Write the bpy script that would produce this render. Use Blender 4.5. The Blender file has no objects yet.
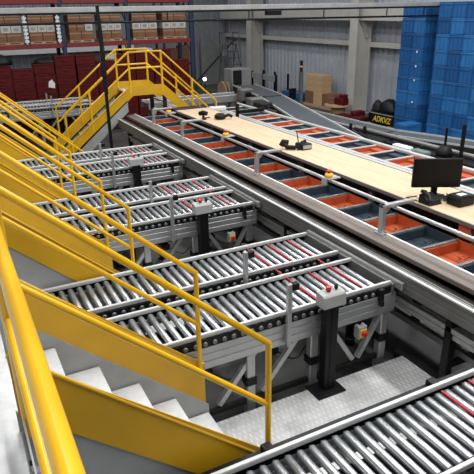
import bpy, math, random
from mathutils import Vector, Matrix
random.seed(7)
SC = bpy.context.scene
COL = SC.collection
H = 3.6            # eye height above the warehouse floor (metres)
ZR = H - 2.42      # roller tops
ZD_ = ZD = H - 3.22      # tread-plate deck between the lines
ZP = H - 1.825     # walkway level
ORD = ['first', 'second', 'third', 'fourth', 'fifth', 'sixth', 'seventh', 'eighth', 'ninth', 'tenth', 'eleventh', 'twelfth']

# ------------------------------------------------------------------ materials
def newmat(name):
    m = bpy.data.materials.new(name); m.use_nodes = True
    return m, m.node_tree, m.node_tree.nodes['Principled BSDF']

def mat(name, col, rough=0.5, metal=0.0, noise=0.0, nscale=8.0, bump=0.0, bscale=60.0, rvar=0.0, emit=None, coat=0.0):
    m, nt, b = newmat(name)
    c = (*col, 1)
    b.inputs['Base Color'].default_value = c
    b.inputs['Roughness'].default_value = rough
    b.inputs['Metallic'].default_value = metal
    if coat: b.inputs['Coat Weight'].default_value = coat
    tc = nt.nodes.new('ShaderNodeTexCoord')
    if noise or rvar:
        n = nt.nodes.new('ShaderNodeTexNoise'); n.inputs['Scale'].default_value = nscale; n.inputs['Detail'].default_value = 6
        nt.links.new(tc.outputs['Object'], n.inputs['Vector'])
        if noise:
            r = nt.nodes.new('ShaderNodeValToRGB')
            r.color_ramp.elements[0].position = 0.3; r.color_ramp.elements[1].position = 0.7
            r.color_ramp.elements[0].color = (*[max(0, v*(1-noise)) for v in col], 1)
            r.color_ramp.elements[1].color = (*[min(1, v*(1+noise)) for v in col], 1)
            nt.links.new(n.outputs['Fac'], r.inputs['Fac']); nt.links.new(r.outputs['Color'], b.inputs['Base Color'])
        if rvar:
            mr = nt.nodes.new('ShaderNodeMapRange'); mr.inputs['To Min'].default_value = max(.05, rough-rvar); mr.inputs['To Max'].default_value = min(1, rough+rvar)
            nt.links.new(n.outputs['Fac'], mr.inputs['Value']); nt.links.new(mr.outputs['Result'], b.inputs['Roughness'])
    if bump:
        n2 = nt.nodes.new('ShaderNodeTexNoise'); n2.inputs['Scale'].default_value = bscale
        bp = nt.nodes.new('ShaderNodeBump'); bp.inputs['Strength'].default_value = bump; bp.inputs['Distance'].default_value = .01
        nt.links.new(tc.outputs['Object'], n2.inputs['Vector']); nt.links.new(n2.outputs['Fac'], bp.inputs['Height']); nt.links.new(bp.outputs['Normal'], b.inputs['Normal'])
    if emit:
        b.inputs['Emission Color'].default_value = (*emit[0], 1); b.inputs['Emission Strength'].default_value = emit[1]
    return m

def mat_treadplate(name, col, metal, rough, scale=34.0):
    """raised lozenges in alternating directions"""
    m, nt, b = newmat(name)
    b.inputs['Metallic'].default_value = metal; b.inputs['Roughness'].default_value = rough
    N = nt.nodes.new; L = nt.links.new
    tc = N('ShaderNodeTexCoord')
    w = []
    for ang in (45, -45):
        mp = N('ShaderNodeMapping'); mp.inputs['Rotation'].default_value = (0, 0, math.radians(ang)); L(tc.outputs['Object'], mp.inputs['Vector'])
        mp.inputs['Scale'].default_value = (scale, scale*.38, scale*.3)
        v = N('ShaderNodeTexVoronoi'); v.voronoi_dimensions = '2D'; v.inputs['Scale'].default_value = 1; v.inputs['Randomness'].default_value = 0.0
        L(mp.outputs['Vector'], v.inputs['Vector'])
        mr = N('ShaderNodeMapRange'); mr.inputs['From Min'].default_value = .18; mr.inputs['From Max'].default_value = .34
        mr.inputs['To Min'].default_value = 1; mr.inputs['To Max'].default_value = 0
        L(v.outputs['Distance'], mr.inputs['Value']); w.append(mr)
    mx = N('ShaderNodeMath'); mx.operation = 'MAXIMUM'; L(w[0].outputs[0], mx.inputs[0]); L(w[1].outputs[0], mx.inputs[1])
    bp = N('ShaderNodeBump'); bp.inputs['Strength'].default_value = .7; bp.inputs['Distance'].default_value = .006
    L(mx.outputs[0], bp.inputs['Height']); L(bp.outputs['Normal'], b.inputs['Normal'])
    n = N('ShaderNodeTexNoise'); n.inputs['Scale'].default_value = 5; n.inputs['Detail'].default_value = 8; L(tc.outputs['Object'], n.inputs['Vector'])
    r = N('ShaderNodeValToRGB'); r.color_ramp.elements[0].position = .3; r.color_ramp.elements[1].position = .7
    r.color_ramp.elements[0].color = (*[v*.78 for v in col], 1); r.color_ramp.elements[1].color = (*[min(1, v*1.1) for v in col], 1)
    L(n.outputs['Fac'], r.inputs['Fac'])
    mixc = N('ShaderNodeMix'); mixc.data_type = 'RGBA'; mixc.blend_type = 'MULTIPLY'
    mixc.inputs[0].default_value = 1
    lozenge_tone = N('ShaderNodeMapRange'); lozenge_tone.inputs['To Min'].default_value = .90; lozenge_tone.inputs['To Max'].default_value = 1.15  # raised lozenges lighter in colour than the plate around them
    L(mx.outputs[0], lozenge_tone.inputs['Value'])
    L(r.outputs['Color'], mixc.inputs[6]); L(lozenge_tone.outputs[0], mixc.inputs[7]); L(mixc.outputs[2], b.inputs['Base Color'])
    return m

def mat_wood(name, col):
    m, nt, b = newmat(name); N = nt.nodes.new; L = nt.links.new
    b.inputs['Roughness'].default_value = .45
    tc = N('ShaderNodeTexCoord'); mp = N('ShaderNodeMapping'); mp.inputs['Scale'].default_value = (9, .7, 1); L(tc.outputs['Object'], mp.inputs['Vector'])
    n = N('ShaderNodeTexNoise'); n.inputs['Scale'].default_value = 2.2; n.inputs['Detail'].default_value = 8; n.inputs['Distortion'].default_value = .6; L(mp.outputs[0], n.inputs['Vector'])
    r = N('ShaderNodeValToRGB'); r.color_ramp.elements[0].color = (*[v*.82 for v in col], 1); r.color_ramp.elements[1].color = (*[min(1, v*1.08) for v in col], 1)
    r.color_ramp.elements[0].position = .3; r.color_ramp.elements[1].position = .65
    L(n.outputs['Fac'], r.inputs['Fac']); L(r.outputs['Color'], b.inputs['Base Color'])
    return m

M = {
 'yellow': mat('safety_yellow', (.74, .405, .002), .30, 0, .10, 3.0, .03, 25, .06),
 'yellow_panel': mat('yellow_painted_plate', (.60, .325, .006), .5, 0, .09, 2.5, .03, 40),
 'alu': mat('anodised_aluminium', (.46, .465, .46), .40, .7, .08, 6, 0, 0, .08),
 'alu_dark': mat('dull_aluminium', (.20, .195, .185), .48, .6, .1, 6),
 'rail': mat('light_guide_rail', (.56, .56, .54), .42, .35, .06, 10),
 'zinc': mat('zinc_roller', (.46, .475, .49), .30, .85, .10, 14, 0, 0, .05),
 'black': mat('black_plastic', (.007, .007, .008), .42),
 'black_steel': mat('black_powder_coat', (.010, .010, .011), .5, .1, .2, 12),
 'dark': mat('dark_steel', (.024, .023, .022), .55, .2, .2, 9),
 'grey_paint': mat('grey_painted_steel', (.34, .34, .335), .6, .15, .12, 4),
 'tread': mat_treadplate('painted_tread_plate', (.60, .61, .60), .25, .5),
 'deck': mat_treadplate('aluminium_tread_plate', (.60, .60, .585), .15, .45, 30.0),
 'steptread': mat('worn_light_tread', (.66, .67, .665), .6, .15, .12, 12, .12, 120),
 'wood': mat_wood('pale_plywood', (.62, .45, .285)),
 'edge': mat('dark_plywood_edge', (.05, .045, .04), .6),
 'tan': mat('tan_cover_strip', (.155, .128, .108), .6, .1, .08, 5),
 'slot': mat('brown_black_slot', (.022, .017, .014), .7),
 'white_edge': mat('white_edge_profile', (.80, .80, .77), .4, .1),
 'orange': mat('orange_tray_plastic', (.43, .080, .024), .45, 0, .12, 5),
 'slate': mat('slate_tray_plastic', (.030, .043, .058), .45, 0, .15, 5),
 'red_belt': mat('red_drive_belt', (.50, .018, .025), .45),
 'red_bin': mat('maroon_plastic', (.085, .0045, .005), .5, 0, .2, 6),
 'red_beam': mat('red_rack_beam', (.19, .015, .014), .5, 0, .1, 5),
 'navy': mat('navy_rack_upright', (.018, .035, .075), .5, .1),
 'blue': mat('blue_tote_plastic', (.016, .105, .29), .42, 0, .10, 3),
 'blue2': mat('deeper_blue_tote_plastic', (.012, .08, .235), .42, 0, .10, 3),
 'blue3': mat('brighter_blue_tote_plastic', (.024, .15, .38), .42, 0, .08, 3),
 'cardboard': mat('brown_cardboard', (.21, .105, .058), .8, 0, .14, 5),
 'carton_white': mat('white_carton', (.52, .50, .47), .75, 0, .06, 5),
 'tape': mat('carton_tape', (.33, .19, .11), .4),
 'timber': mat('pallet_timber', (.42, .29, .17), .8, 0, .15, 8),
 'tan_box': mat('tan_carton', (.50, .34, .18), .8, 0, .12, 6),
 'column': mat('cream_column_paint', (.46, .44, .40), .6, 0, .07, 2),
 'belt': mat('grey_conveyor_belt', (.050, .058, .067), .8, 0, .12, 6),
 'box_grey': mat('light_grey_enclosure', (.33, .33, .31), .5, 0, .04, 8),
 'red_btn': mat('red_button', (.60, .02, .02), .35),
 'orange_btn': mat('orange_plate', (.72, .25, .02), .4),
 'yellow_btn': mat('yellow_plate', (.85, .50, .03), .4),
 'yellow_txt': mat('yellow_print', (.80, .58, .05), .5),
 'white': mat('white_plastic', (.75, .75, .73), .5),
 'screen': mat('dark_screen', (.006, .005, .005), .4),
 'lamp': mat('lamp_face', (1, 1, 1), .5, emit=((.9, .95, 1), 6)),
 'tube_light': mat('ceiling_tube', (1, 1, 1), .5, emit=((1, .97, .92), 2.5)),
 'sheet': mat('clear_wrap', (.30, .29, .27), .4, 0, .15, 6),
 'curtain': mat('grey_strip_curtain', (.22, .225, .22), .5, 0, .15, 3),
 'cable': mat('cable_sheath', (.02, .02, .022), .5),
 'brown': mat('brown_pen', (.20, .06, .03), .4),
 'green': mat('green_grey_machine', (.12, .17, .15), .6),
 'steel_dull': mat('dull_rack_steel', (.10, .10, .10), .6, .3),
}

for _k in ('red_bin', 'cardboard', 'black', 'black_steel', 'screen', 'cable', 'dark', 'slot', 'edge'):
    M[_k].node_tree.nodes['Principled BSDF'].inputs['Specular IOR Level'].default_value = .22

def mat_siding(name, col):
    m = mat(name, col, .6, .1, .08, 1.2)
    return m
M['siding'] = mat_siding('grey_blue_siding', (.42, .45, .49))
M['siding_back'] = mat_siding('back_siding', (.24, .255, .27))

# concrete floor
def mat_floor():
    m, nt, b = newmat('concrete_floor'); N = nt.nodes.new; L = nt.links.new
    b.inputs['Roughness'].default_value = .55
    tc = N('ShaderNodeTexCoord'); n = N('ShaderNodeTexNoise'); n.inputs['Scale'].default_value = 1.3; n.inputs['Detail'].default_value = 9; L(tc.outputs['Object'], n.inputs['Vector'])
    r = N('ShaderNodeValToRGB'); r.color_ramp.elements[0].color = (.045, .043, .040, 1); r.color_ramp.elements[1].color = (.10, .097, .092, 1)
    r.color_ramp.elements[0].position = .35; r.color_ramp.elements[1].position = .68
    L(n.outputs['Fac'], r.inputs['Fac']); L(r.outputs['Color'], b.inputs['Base Color'])
    return m
M['floor'] = mat_floor()

# ------------------------------------------------------------------ mesh builder
class MB:
    def __init__(s): s.v = []; s.f = []; s.sm = []
    def add(s, vs, fs, smooth=False):
        o = len(s.v); s.v += [tuple(v) for v in vs]; s.f += [tuple(i+o for i in f) for f in fs]; s.sm += [smooth]*len(fs)
        return s
    def box(s, x0, x1, y0, y1, z0, z1):
        vs = [(x, y, z) for x in (x0, x1) for y in (y0, y1) for z in (z0, z1)]
        return s.add(vs, [(0,1,3,2),(4,6,7,5),(0,4,5,1),(2,3,7,6),(0,2,6,4),(1,5,7,3)])
    def bbox(s, x0, x1, y0, y1, z0, z1, b=.004):
        """box with bevelled vertical and top edges (octagon-section loops)"""
        def ring(z, i):
            return [(x0+i, y0+b, z), (x0+b, y0+i, z), (x1-b, y0+i, z), (x1-i, y0+b, z), (x1-i, y1-b, z), (x1-b, y1-i, z), (x0+b, y1-i, z), (x0+i, y1-b, z)]
        rings = [ring(z0, b*.6), ring(z0+b, 0), ring(z1-b, 0), ring(z1, b*.6)]
        vs = [p for r in rings for p in r]; fs = []
        for k in range(3):
            for i in range(8): fs.append((k*8+i, k*8+(i+1) % 8, (k+1)*8+(i+1) % 8, (k+1)*8+i))
        fs.append(tuple(range(24, 32))); fs.append(tuple(reversed(range(8))))
        return s.add(vs, fs)
    def beam(s, p0, p1, w, h, up=(0, 0, 1)):
        p0 = Vector(p0); p1 = Vector(p1); d = (p1-p0).normalized(); u = Vector(up)
        if abs(d.dot(u)) > .98: u = Vector((0, 1, 0))
        r = d.cross(u).normalized(); u = r.cross(d)
        vs = []
        for p in (p0, p1):
            for a, b in ((-1,-1),(1,-1),(1,1),(-1,1)): vs.append(p + r*a*w/2 + u*b*h/2)
        return s.add(vs, [(3,2,1,0),(4,5,6,7),(0,1,5,4),(1,2,6,5),(2,3,7,6),(3,0,4,7)])
    def path(s, pts, r, n=12, cap=True):
        pts = [Vector(p) for p in pts]; m = len(pts); rings = []
        ref = None
        for i, p in enumerate(pts):
            if i == 0: t = (pts[1]-p).normalized(); sc = 1; b = t
            elif i == m-1: t = (p-pts[i-1]).normalized(); sc = 1; b = t
            else:
                a = (p-pts[i-1]).normalized(); c = (pts[i+1]-p).normalized(); t = (a+c).normalized(); b = t
            if ref is None:
                ref = Vector((0, 0, 1)) if abs(t.z) < .9 else Vector((0, 1, 0))
            u = (ref - t*ref.dot(t)).normalized(); w = t.cross(u); ref = u
            ring = []
            k = 1.0; ax = None
            if 0 < i < m-1:
                ca = max(.2, t.dot((p-pts[i-1]).normalized())); k = 1/ca
                nrm = ((pts[i+1]-p).normalized() - (p-pts[i-1]).normalized())
                ax = nrm.normalized() if nrm.length > 1e-5 else None
            for j in range(n):
                an = 2*math.pi*j/n; o = (u*math.cos(an)+w*math.sin(an))*r
                if ax is not None: o = o + ax*(o.dot(ax))*(k-1)
                ring.append(p+o)
            rings.append(ring)
        vs = [q for ring in rings for q in ring]; fs = []
        for i in range(m-1):
            for j in range(n): fs.append((i*n+j, i*n+(j+1) % n, (i+1)*n+(j+1) % n, (i+1)*n+j))
        s.add(vs, fs, True)
        if cap: s.add(rings[0], [tuple(reversed(range(n)))]); s.add(rings[-1], [tuple(range(n))])
        return s
    def lathe(s, c, prof, n=20, axis='z', smooth=True):
        """prof: list of (radius, height along axis)"""
        vs = []; m = len(prof); fs = []
        for r, h in prof:
            for j in range(n):
                a = 2*math.pi*j/n; p, q = r*math.cos(a), r*math.sin(a)
                vs.append({'z': (c[0]+p, c[1]+q, c[2]+h), 'y': (c[0]+q, c[1]+h, c[2]+p), 'x': (c[0]+h, c[1]+p, c[2]+q)}[axis])
        for i in range(m-1):
            for j in range(n): fs.append((i*n+j, i*n+(j+1) % n, (i+1)*n+(j+1) % n, (i+1)*n+j))
        s.add(vs, fs, smooth)
        o = [tuple(reversed(range(n))), tuple(range((m-1)*n, m*n))]
        s.f += [tuple(i+len(s.v)-len(vs) for i in f) for f in o]; s.sm += [False, False]
        return s
    def prism(s, pts, axis, a, b):
        """pts 2D polygon; axis 'y': pts are (x,z); 'x': pts are (y,z); 'z': (x,y)"""
        def P(p, t): return {'y': (p[0], t, p[1]), 'x': (t, p[0], p[1]), 'z': (p[0], p[1], t)}[axis]
        n = len(pts); vs = [P(p, a) for p in pts] + [P(p, b) for p in pts]
        fs = [tuple(range(n)), tuple(reversed(range(n, 2*n)))] + [(i, n+i, n+(i+1) % n, (i+1) % n) for i in range(n)]
        return s.add(vs, fs)
    def xf(s, mtx):
        s.v = [tuple(mtx @ Vector(v)) for v in s.v]; return s

BASE = {}
def obj(name, mb, m, parent=None, label=None, kind=None):
    base = BASE.get(parent.name, Vector((0, 0, 0))) if parent else None
    if parent is None:
        xs = [v[0] for v in mb.v]; ys = [v[1] for v in mb.v]; zs = [v[2] for v in mb.v]
        base = Vector(((min(xs)+max(xs))/2, (min(ys)+max(ys))/2, min(zs)))
    me = bpy.data.meshes.new(name)
    me.from_pydata([tuple(Vector(v)-base) for v in mb.v], [], mb.f)
    for p, sm in zip(me.polygons, mb.sm): p.use_smooth = sm
    me.update()
    import bmesh as _b
    bm = _b.new(); bm.from_mesh(me); _b.ops.recalc_face_normals(bm, faces=bm.faces); bm.to_mesh(me); bm.free()
    me.materials.append(M[m] if isinstance(m, str) else m)
    o = bpy.data.objects.new(name, me); COL.objects.link(o)
    if parent: o.parent = parent; BASE[o.name] = base
    else: o.location = base; BASE[o.name] = base
    if label: o['label'] = label
    if kind: o['kind'] = kind
    return o

def thing(name, label, cat, loc, group=None):
    o = bpy.data.objects.new(name, None); COL.objects.link(o); o.location = loc; o.empty_display_size = .1
    o['label'] = label; o['category'] = cat
    if group: o['group'] = group
    BASE[o.name] = Vector(loc)
    return o

def tag(o, label, cat, group=None, kind=None):
    o['label'] = label; o['category'] = cat
    if group: o['group'] = group
    if kind: o['kind'] = kind
    return o

def struct(name, mb, m, label=None):
    o = obj(name, mb, m); o['kind'] = 'structure'
    if label: o['label'] = label
    return o

def kids(o): return [c for c in bpy.data.objects if c.parent == o]
CH = {}
def dup(root, offset, label=None, group=None):
    """copy a thing with its parts and sub-parts"""
    off = Vector(offset)
    def rec(o, par):
        c = o.copy(); COL.objects.link(c)
        if par is not None: c.parent = par
        BASE[c.name] = BASE[o.name] + off
        for k in CHILD.get(o.name, []): rec(bpy.data.objects[k], c)
        return c
    r = rec(root, None); r.location = root.location + off
    if label: r['label'] = label
    if group: r['group'] = group
    return r
CHILD = {}
def index_children():
    CHILD.clear()
    for o in bpy.data.objects:
        if o.parent: CHILD.setdefault(o.parent.name, []).append(o.name)

def share(src, name, parent, off):
    """a further part sharing the mesh of src, moved by off"""
    c = src.copy(); COL.objects.link(c); c.name = name; c.parent = parent; c.location = src.location + Vector(off)
    BASE[c.name] = BASE.get(src.name, Vector((0, 0, 0)))
    return c

# ------------------------------------------------------------------ setting
struct('floor', MB().box(-4, 16, -4, 29, -.12, 0), 'floor', 'grey concrete warehouse floor')

def siding(axis, pos, a0, a1, z0, z1, pitch=.30, depth=.05, sgn=1):
    mb = MB(); pts = []; a = a0
    while a < a1:
        for da, d in ((0, 0), (pitch*.42, 0), (pitch*.5, depth), (pitch*.92, depth)):
            pts.append((a+da, pos - sgn*d))
        a += pitch
    pts.append((a, pos))
    vs = []
    for (p, d) in pts:
        for z in (z0, z1): vs.append((d, p, z) if axis == 'x' else (p, d, z))
    fs = [(2*i, 2*i+2, 2*i+3, 2*i+1) for i in range(len(pts)-1)]
    mb.add(vs, fs)
    if axis == 'x': mb.box(pos+.02, pos+.1, a0, a1, z0, z1)
    else: mb.box(a0, a1, pos+.02, pos+.1, z0, z1)
    return mb
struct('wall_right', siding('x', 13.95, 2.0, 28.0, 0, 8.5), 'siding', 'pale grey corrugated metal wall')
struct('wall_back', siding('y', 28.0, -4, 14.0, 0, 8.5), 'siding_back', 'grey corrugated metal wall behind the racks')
g = MB(); g.box(13.62, 13.89, 2.0, 27.9, H-1.30, H-1.13); struct('trim_1', g, 'column')
g = MB(); g.box(-4, 8.6, 27.6, 27.9, H-1.70, H-1.38); struct('trim_2', g, 'white')
g = MB(); g.box(13.18, 13.60, 2.0, 27.5, H-.42, H-.06); struct('trim_3', g, 'column')
struct('ceiling', MB().box(-4, 14, -4, 28, 8.5, 8.62), 'white')

# wall columns (I-sections) with haunches
for yc, lab in ((16.45, 'cream steel column standing beside the blue totes'), (24.1, 'cream steel column in the far corner beside the grey machine')):
    t = thing('steel_column', lab, 'column', (13.35, yc, 0))
    mb = MB(); mb.box(13.0, 13.04, yc-.2, yc+.2, 0, 8.3); mb.box(13.04, 13.6, yc-.012, yc+.012, 0, 8.3); mb.box(13.6, 13.64, yc-.2, yc+.2, 0, 8.3)
    obj('shaft', mb, 'column', t)
    mb = MB(); mb.box(12.9, 13.7, yc-.28, yc+.28, 0, .03); obj('base_plate', mb, 'column', t)
    mb = MB(); mb.prism([(13.25, H-.42), (13.6, H-.42), (13.6, H-1.0), (13.52, H-1.0)], 'y', yc-.12, yc-.05); obj('haunch', mb, 'column', t)

# ------------------------------------------------------------------ roller conveyors
def make_conveyor(y0, label, x0=-.1, x1=3.40, isolator=True, pitch=.085, stubs=True):
    """two-lane roller conveyor; y0 = front edge, depth 1.42"""
    t = thing('roller_conveyor', label, 'conveyor', (1.7, y0+.71, ZD*0), 'roller conveyors under the walkway')
    yA0, yA1, yB0, yB1 = y0+.02, y0+.60, y0+.84, y0+1.42
    r = .0275; n = int((x1-x0-.05)/pitch)
    zc = ZR - r
    base = None
    for li, (a, b) in enumerate(((yA0, yA1), (yB0, yB1))):
        mb = MB(); c = (x0+.05, a+.03, zc)
        L = b-a-.06
        mb.lathe(c, [(.008, -.02), (.008, 0), (r*.82, 0), (r, .006), (r, L-.006), (r*.82, L), (.008, L), (.008, L+.02)], 16, 'y')
        first = obj('roller', mb, 'zinc', t)
        for k in range(1, n): share(first, 'roller', t, (k*pitch, 0, 0))
    # red round belts over the powered rollers at the discharge end
    for li, (a, b) in enumerate(((yA0, yA1), (yB0, yB1))):
        for k in range(n):
            xx = x0+.05+k*pitch
            if xx < 2.35 or k % 3 != 1: continue
            b2 = yB0+.04 if (li == 0 and k % 2) else b-.03
            mb = MB(); mb.path([(xx+.042, a+.03, ZR-.004), (xx+.042, b2, ZR-.004)], .008, 8)
            obj('drive_belt', mb, 'red_belt', t)
    # guide rails
    for a, nm in ((yA0-.02, 'guide_rail'), (yA1, 'guide_rail'), (yB0-.02, 'guide_rail'), (yB1, 'guide_rail')):
        mb = MB(); mb.bbox(x0, x1+.02, a-.004, a+.026, ZR-.012, ZR+.028, .006); obj(nm, mb, 'rail', t)
    # side profiles, open slot with axle ends then grooved aluminium fascia
    for a, s, nm in ((yA0-.02, -1, 'side_frame'), (yA1+.02, 1, 'side_frame'), (yB0-.02, -1, 'side_frame'), (yB1+.02, 1, 'side_frame')):
        mb = MB(); z1 = ZR-.085; z0 = ZR-(.29 if s*1 and a in (yA0-.02, yB1+.02) else .16)
        q = a-.03*(s < 0); w = .03
        mb.box(q, q, q, q, 0, 0) if False else None
        zz = z1; hts = (.055, .065, .065) if z1-z0 > .15 else (.06,)
        for hgt in hts:
            mb.bbox(x0, x1+.06, q, q+w, zz-hgt, zz, .005); zz -= hgt+.006
        mb.box(x0, x1+.05, q+.006, q+w-.006, zz, z1)
        obj(nm, mb, 'alu', t)
        mb = MB()
        mb.box(x0, x1, q+.008, q+.014 if s < 0 else q+.022, z1, ZR-.014); obj('slot_shadow', mb, 'black', t)  # black strip painting the shadow behind the axle ends
        mb = MB()
        for k in range(n):
            xx = x0+.05+k*pitch
            mb.lathe((xx, q-.004 if s < 0 else q+.02, ZR-.05), [(.012, -.004), (.021, 0), (.021, .012)], 10, 'y')
        obj('axle_ends', mb, 'alu_dark', t)['kind'] = 'stuff'
    obj('outer_lip', MB().bbox(x0, x1-.05, yB1+.058, yB1+.10, ZR-.06, ZR-.02, .006), 'black', t)
    for xx in (1.28, 2.60):
        obj('clamp', MB().bbox(xx, xx+.07, yB1+.03, yB1+.10, ZR-.03, ZR+.02, .008), 'black', t)
    # end cross plate
    mb = MB(); mb.bbox(x1+.005, x1+.035, yA0-.05, yB1+.04, ZR-.12, ZR+.01, .004); obj('end_plate', mb, 'alu_dark', t)
    mb = MB(); mb.bbox(x1+.035, x1+.075, yA0-.14, yB1+.03, ZR-.03, ZR+.045, .006); obj('end_rail', mb, 'alu', t)
    # black clamps on the front side
    for xx in (1.05, 2.62, 3.24):
        mb = MB(); mb.bbox(xx, xx+.05, yA0-.085, yA0-.02, ZR-.125, ZR-.005, .006); mb.bbox(xx+.008, xx+.042, yA0-.10, yA0-.05, ZR-.17, ZR-.11, .005)
        obj('clamp', mb, 'black', t)
    # legs, feet, braces
    for xx in (.5, 1.9, 2.55, 3.36):
        for yy in (yA0+.0, yB1-.0):
            mb = MB(); w = .04
            mb.bbox(xx-w, xx+w, yy-w, yy+w, .06, ZR-.285, .006)
            for dx in (-.018, .018): mb.box(xx+dx-.006, xx+dx+.006, yy-w-.003, yy+w+.003, .07, ZR-.3)
            leg = obj('leg', mb, 'alu', t)
            mb = MB(); mb.lathe((xx, yy, 0), [(.055, 0), (.055, .012), (.02, .03), (.014, .075)], 12); obj('foot', mb, 'black', leg)
            mb = MB(); mb.bbox(xx-w-.012, xx+w+.012, yy-w-.012, yy+w+.012, ZR-.60, ZR-.52, .006); obj('joint_block', mb, 'black', leg)
    for xa, xb in ((.5, .9), (1.6, 1.95), (2.02, 2.37), (3.02, 2.74), (3.08, 3.34)):
        mb = MB(); mb.beam((xa, yA0, ZR-.72), (xb, yA0, ZR-.29), .045, .045, (0, 1, 0)); obj('diagonal_brace', mb, 'alu', t)
    for yy in (yA0, yB1):
        mb = MB(); mb.bbox(.5, 3.36, yy-.02, yy+.02, ZR-.80, ZR-.75, .004); obj('lower_rail', mb, 'dark', t)
    for xx in (.5, 1.9, 3.36):
        mb = MB(); mb.bbox(xx-.025, xx+.025, yA0, yB1, ZR-.36, ZR-.30, .004); obj('cross_rail', mb, 'alu_dark', t)
    mb = MB(); mb.box(x0, x1, yA0+.05, yA0+.50, ZR-.34, ZR-.26)
    obj('drive_tray', mb, 'black_steel', t)
    mb = MB(); mb.box(x0, x1, yB0+.08, yB0+.52, ZR-.34, ZR-.26); obj('drive_tray', mb, 'black_steel', t)
    # small motors and hanging cable loops under the front lane
    for xx in (.95, 1.55, 2.2, 2.85):
        mb = MB(); mb.lathe((xx, yA0+.08, ZR-.42), [(.045, 0), (.05, .02), (.05, .2), (.035, .23)], 14, 'y'); obj('drive_motor', mb, 'dark', t)
        pts = [(xx+.02+.05*i, yA0+.05+.02*math.sin(i*1.3), ZR-.42-.11*math.sin(math.pi*i/7)) for i in range(8)]
        mb = MB(); mb.path(pts, .007, 6); obj('cable', mb, 'cable', t)
    # rotary isolator
    if isolator:
        xi = 3.07
        mb = MB(); mb.bbox(xi-.05, xi+.05, y0-.06, y0+.02, ZR-.47, ZR-.34, .008); b = obj('isolator_box', mb, 'box_grey', t)
        mb = MB(); mb.bbox(xi-.036, xi+.036, y0-.068, y0-.058, ZR-.445, ZR-.365, .003); obj('yellow_plate', mb, 'yellow_btn', b)
        mb = MB(); mb.lathe((xi, y0-.068, ZR-.405), [(.026, -.03), (.028, -.025), (.028, 0)], 14, 'y'); mb.box(xi-.006, xi+.006, y0-.11, y0-.09, ZR-.43, ZR-.38); obj('red_knob', mb, 'red_btn', b)
        mb = MB(); mb.bbox(xi-.015, xi+.015, y0-.01, y0+.02, ZR-.35, ZR-.25, .003); obj('isolator_bracket', mb, 'black', t)
    if stubs:
        for sx, sy, zb, zt in ((2.235, y0+.70, ZR-.02, ZR+.31), (2.235, y0-.07, ZR-.28, ZR+.32)):
            mb = MB(); mb.bbox(sx-.02, sx+.02, sy-.02, sy+.02, zb, zt, .004); mb.box(sx-.005, sx+.005, sy-.023, sy+.023, zb, zt)
            p = obj('sensor_post', mb, 'alu', t)
            mb = MB(); mb.bbox(sx+.02, sx+.085, sy-.028, sy+.028, zt-.06, zt+.0, .005); obj('photo_sensor', mb, 'black', p)
    return t

conv_places = [
 (3.54, 'two-lane roller conveyor in the middle, directly below the nearest yellow stair'),
 (6.25, 'two-lane roller conveyor, second one back from the camera-side stair, with a control post in front'),
 (8.90, 'two-lane roller conveyor, third one back, beside the base of the thin black pole'),
]
c1 = make_conveyor(3.54, conv_places[0][1])
index_children()
for y, lab in conv_places[1:]: dup(c1, (0, y-3.54, 0), lab)
dup(c1, (.0, .76-3.54, 0), 'nearest two-lane roller conveyor, cut off at the bottom right corner')
dup(c1, (.35, 16.25-3.54, 0), 'farthest roller conveyor, in front of the maroon crates')

# tread plate decks between the lines
deck_labels = ['light tread plate deck between the two nearest roller conveyors', 'tread plate deck in the dark gap behind the middle roller conveyor', 'tread plate deck in the gap before the third roller conveyor']
for k, lab in enumerate(deck_labels):
    ya = 2.30+2.70*k; yb = ya+1.15; xe = 3.57 if k == 0 else 2.3
    t = thing('tread_plate_deck', lab, 'deck', ((1.2+xe)/2, (ya+yb)/2, 0))
    obj('deck_plate', MB().bbox(.9, xe, ya, yb, ZD-.012, ZD, .003), 'deck', t)
    obj('deck_frame', MB().box(.92, xe-.02, ya+.01, ya+.06, ZD-.10, ZD-.012).box(.92, xe-.02, yb-.06, yb-.01, ZD-.10, ZD-.012).box(xe-.07, xe-.01, ya, yb, ZD-.10, ZD-.012), 'dark', t)
    for xx in (1.1, xe-.15):
        for yy in (ya+.1, yb-.1): obj('deck_leg', MB().bbox(xx-.03, xx+.03, yy-.03, yy+.03, 0, ZD-.10, .004), 'dark', t)
# black edge angle and curb right of the deck
tag(obj('floor_curb', MB().bbox(3.60, 3.70, 2.2, 3.6, 0, ZD-.03, .01), 'black_steel'), 'black steel curb along the right end of the tread plate deck', 'curb')

# control posts with sloped grey button box
def control_post(x, y, label, zt=ZR+.07):
    t = thing('control_post', label, 'control post', (x, y, ZD), 'button posts in front of the conveyors')
    obj('base_plate', MB().bbox(x-.17, x+.13, y-.13, y+.09, ZD, ZD+.015, .004), 'black', t)
    mb = MB(); mb.bbox(x-.06, x+.06, y-.05, y+.05, ZD+.015, zt, .006)
    mb.box(x-.012, x+.012, y-.054, y+.054, ZD+.02, zt-.01)
    obj('post', mb, 'black', t)
    mb = MB(); mb.prism([(y-.07, zt), (y+.05, zt), (y+.05, zt+.125), (y-.045, zt+.115), (y-.06, zt+.10)], 'x', x-.115, x+.115)
    b = obj('button_box', mb, 'box_grey', t)
    for i, (dx, m_, r) in enumerate(((-.02, 'red_btn', .020), (.06, 'dark', .014))):
        cz = zt+.125
        mb = MB(); mb.lathe((x+dx, y+.01, cz-.01), [(r*.8, 0), (r*.8, .02), (r*1.25, .022), (r*1.25, .045), (r, .052)], 14)
        obj('push_button', mb, m_, b, 'red mushroom push button' if i == 0 else None)
    return t
control_post(2.61, 3.40, 'black control post with grey button box standing on the light deck')
control_post(2.61, 6.10, 'black control post before the second roller conveyor')
control_post(2.61, 8.80, 'black control post before the third roller conveyor, nearest the pole')

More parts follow.
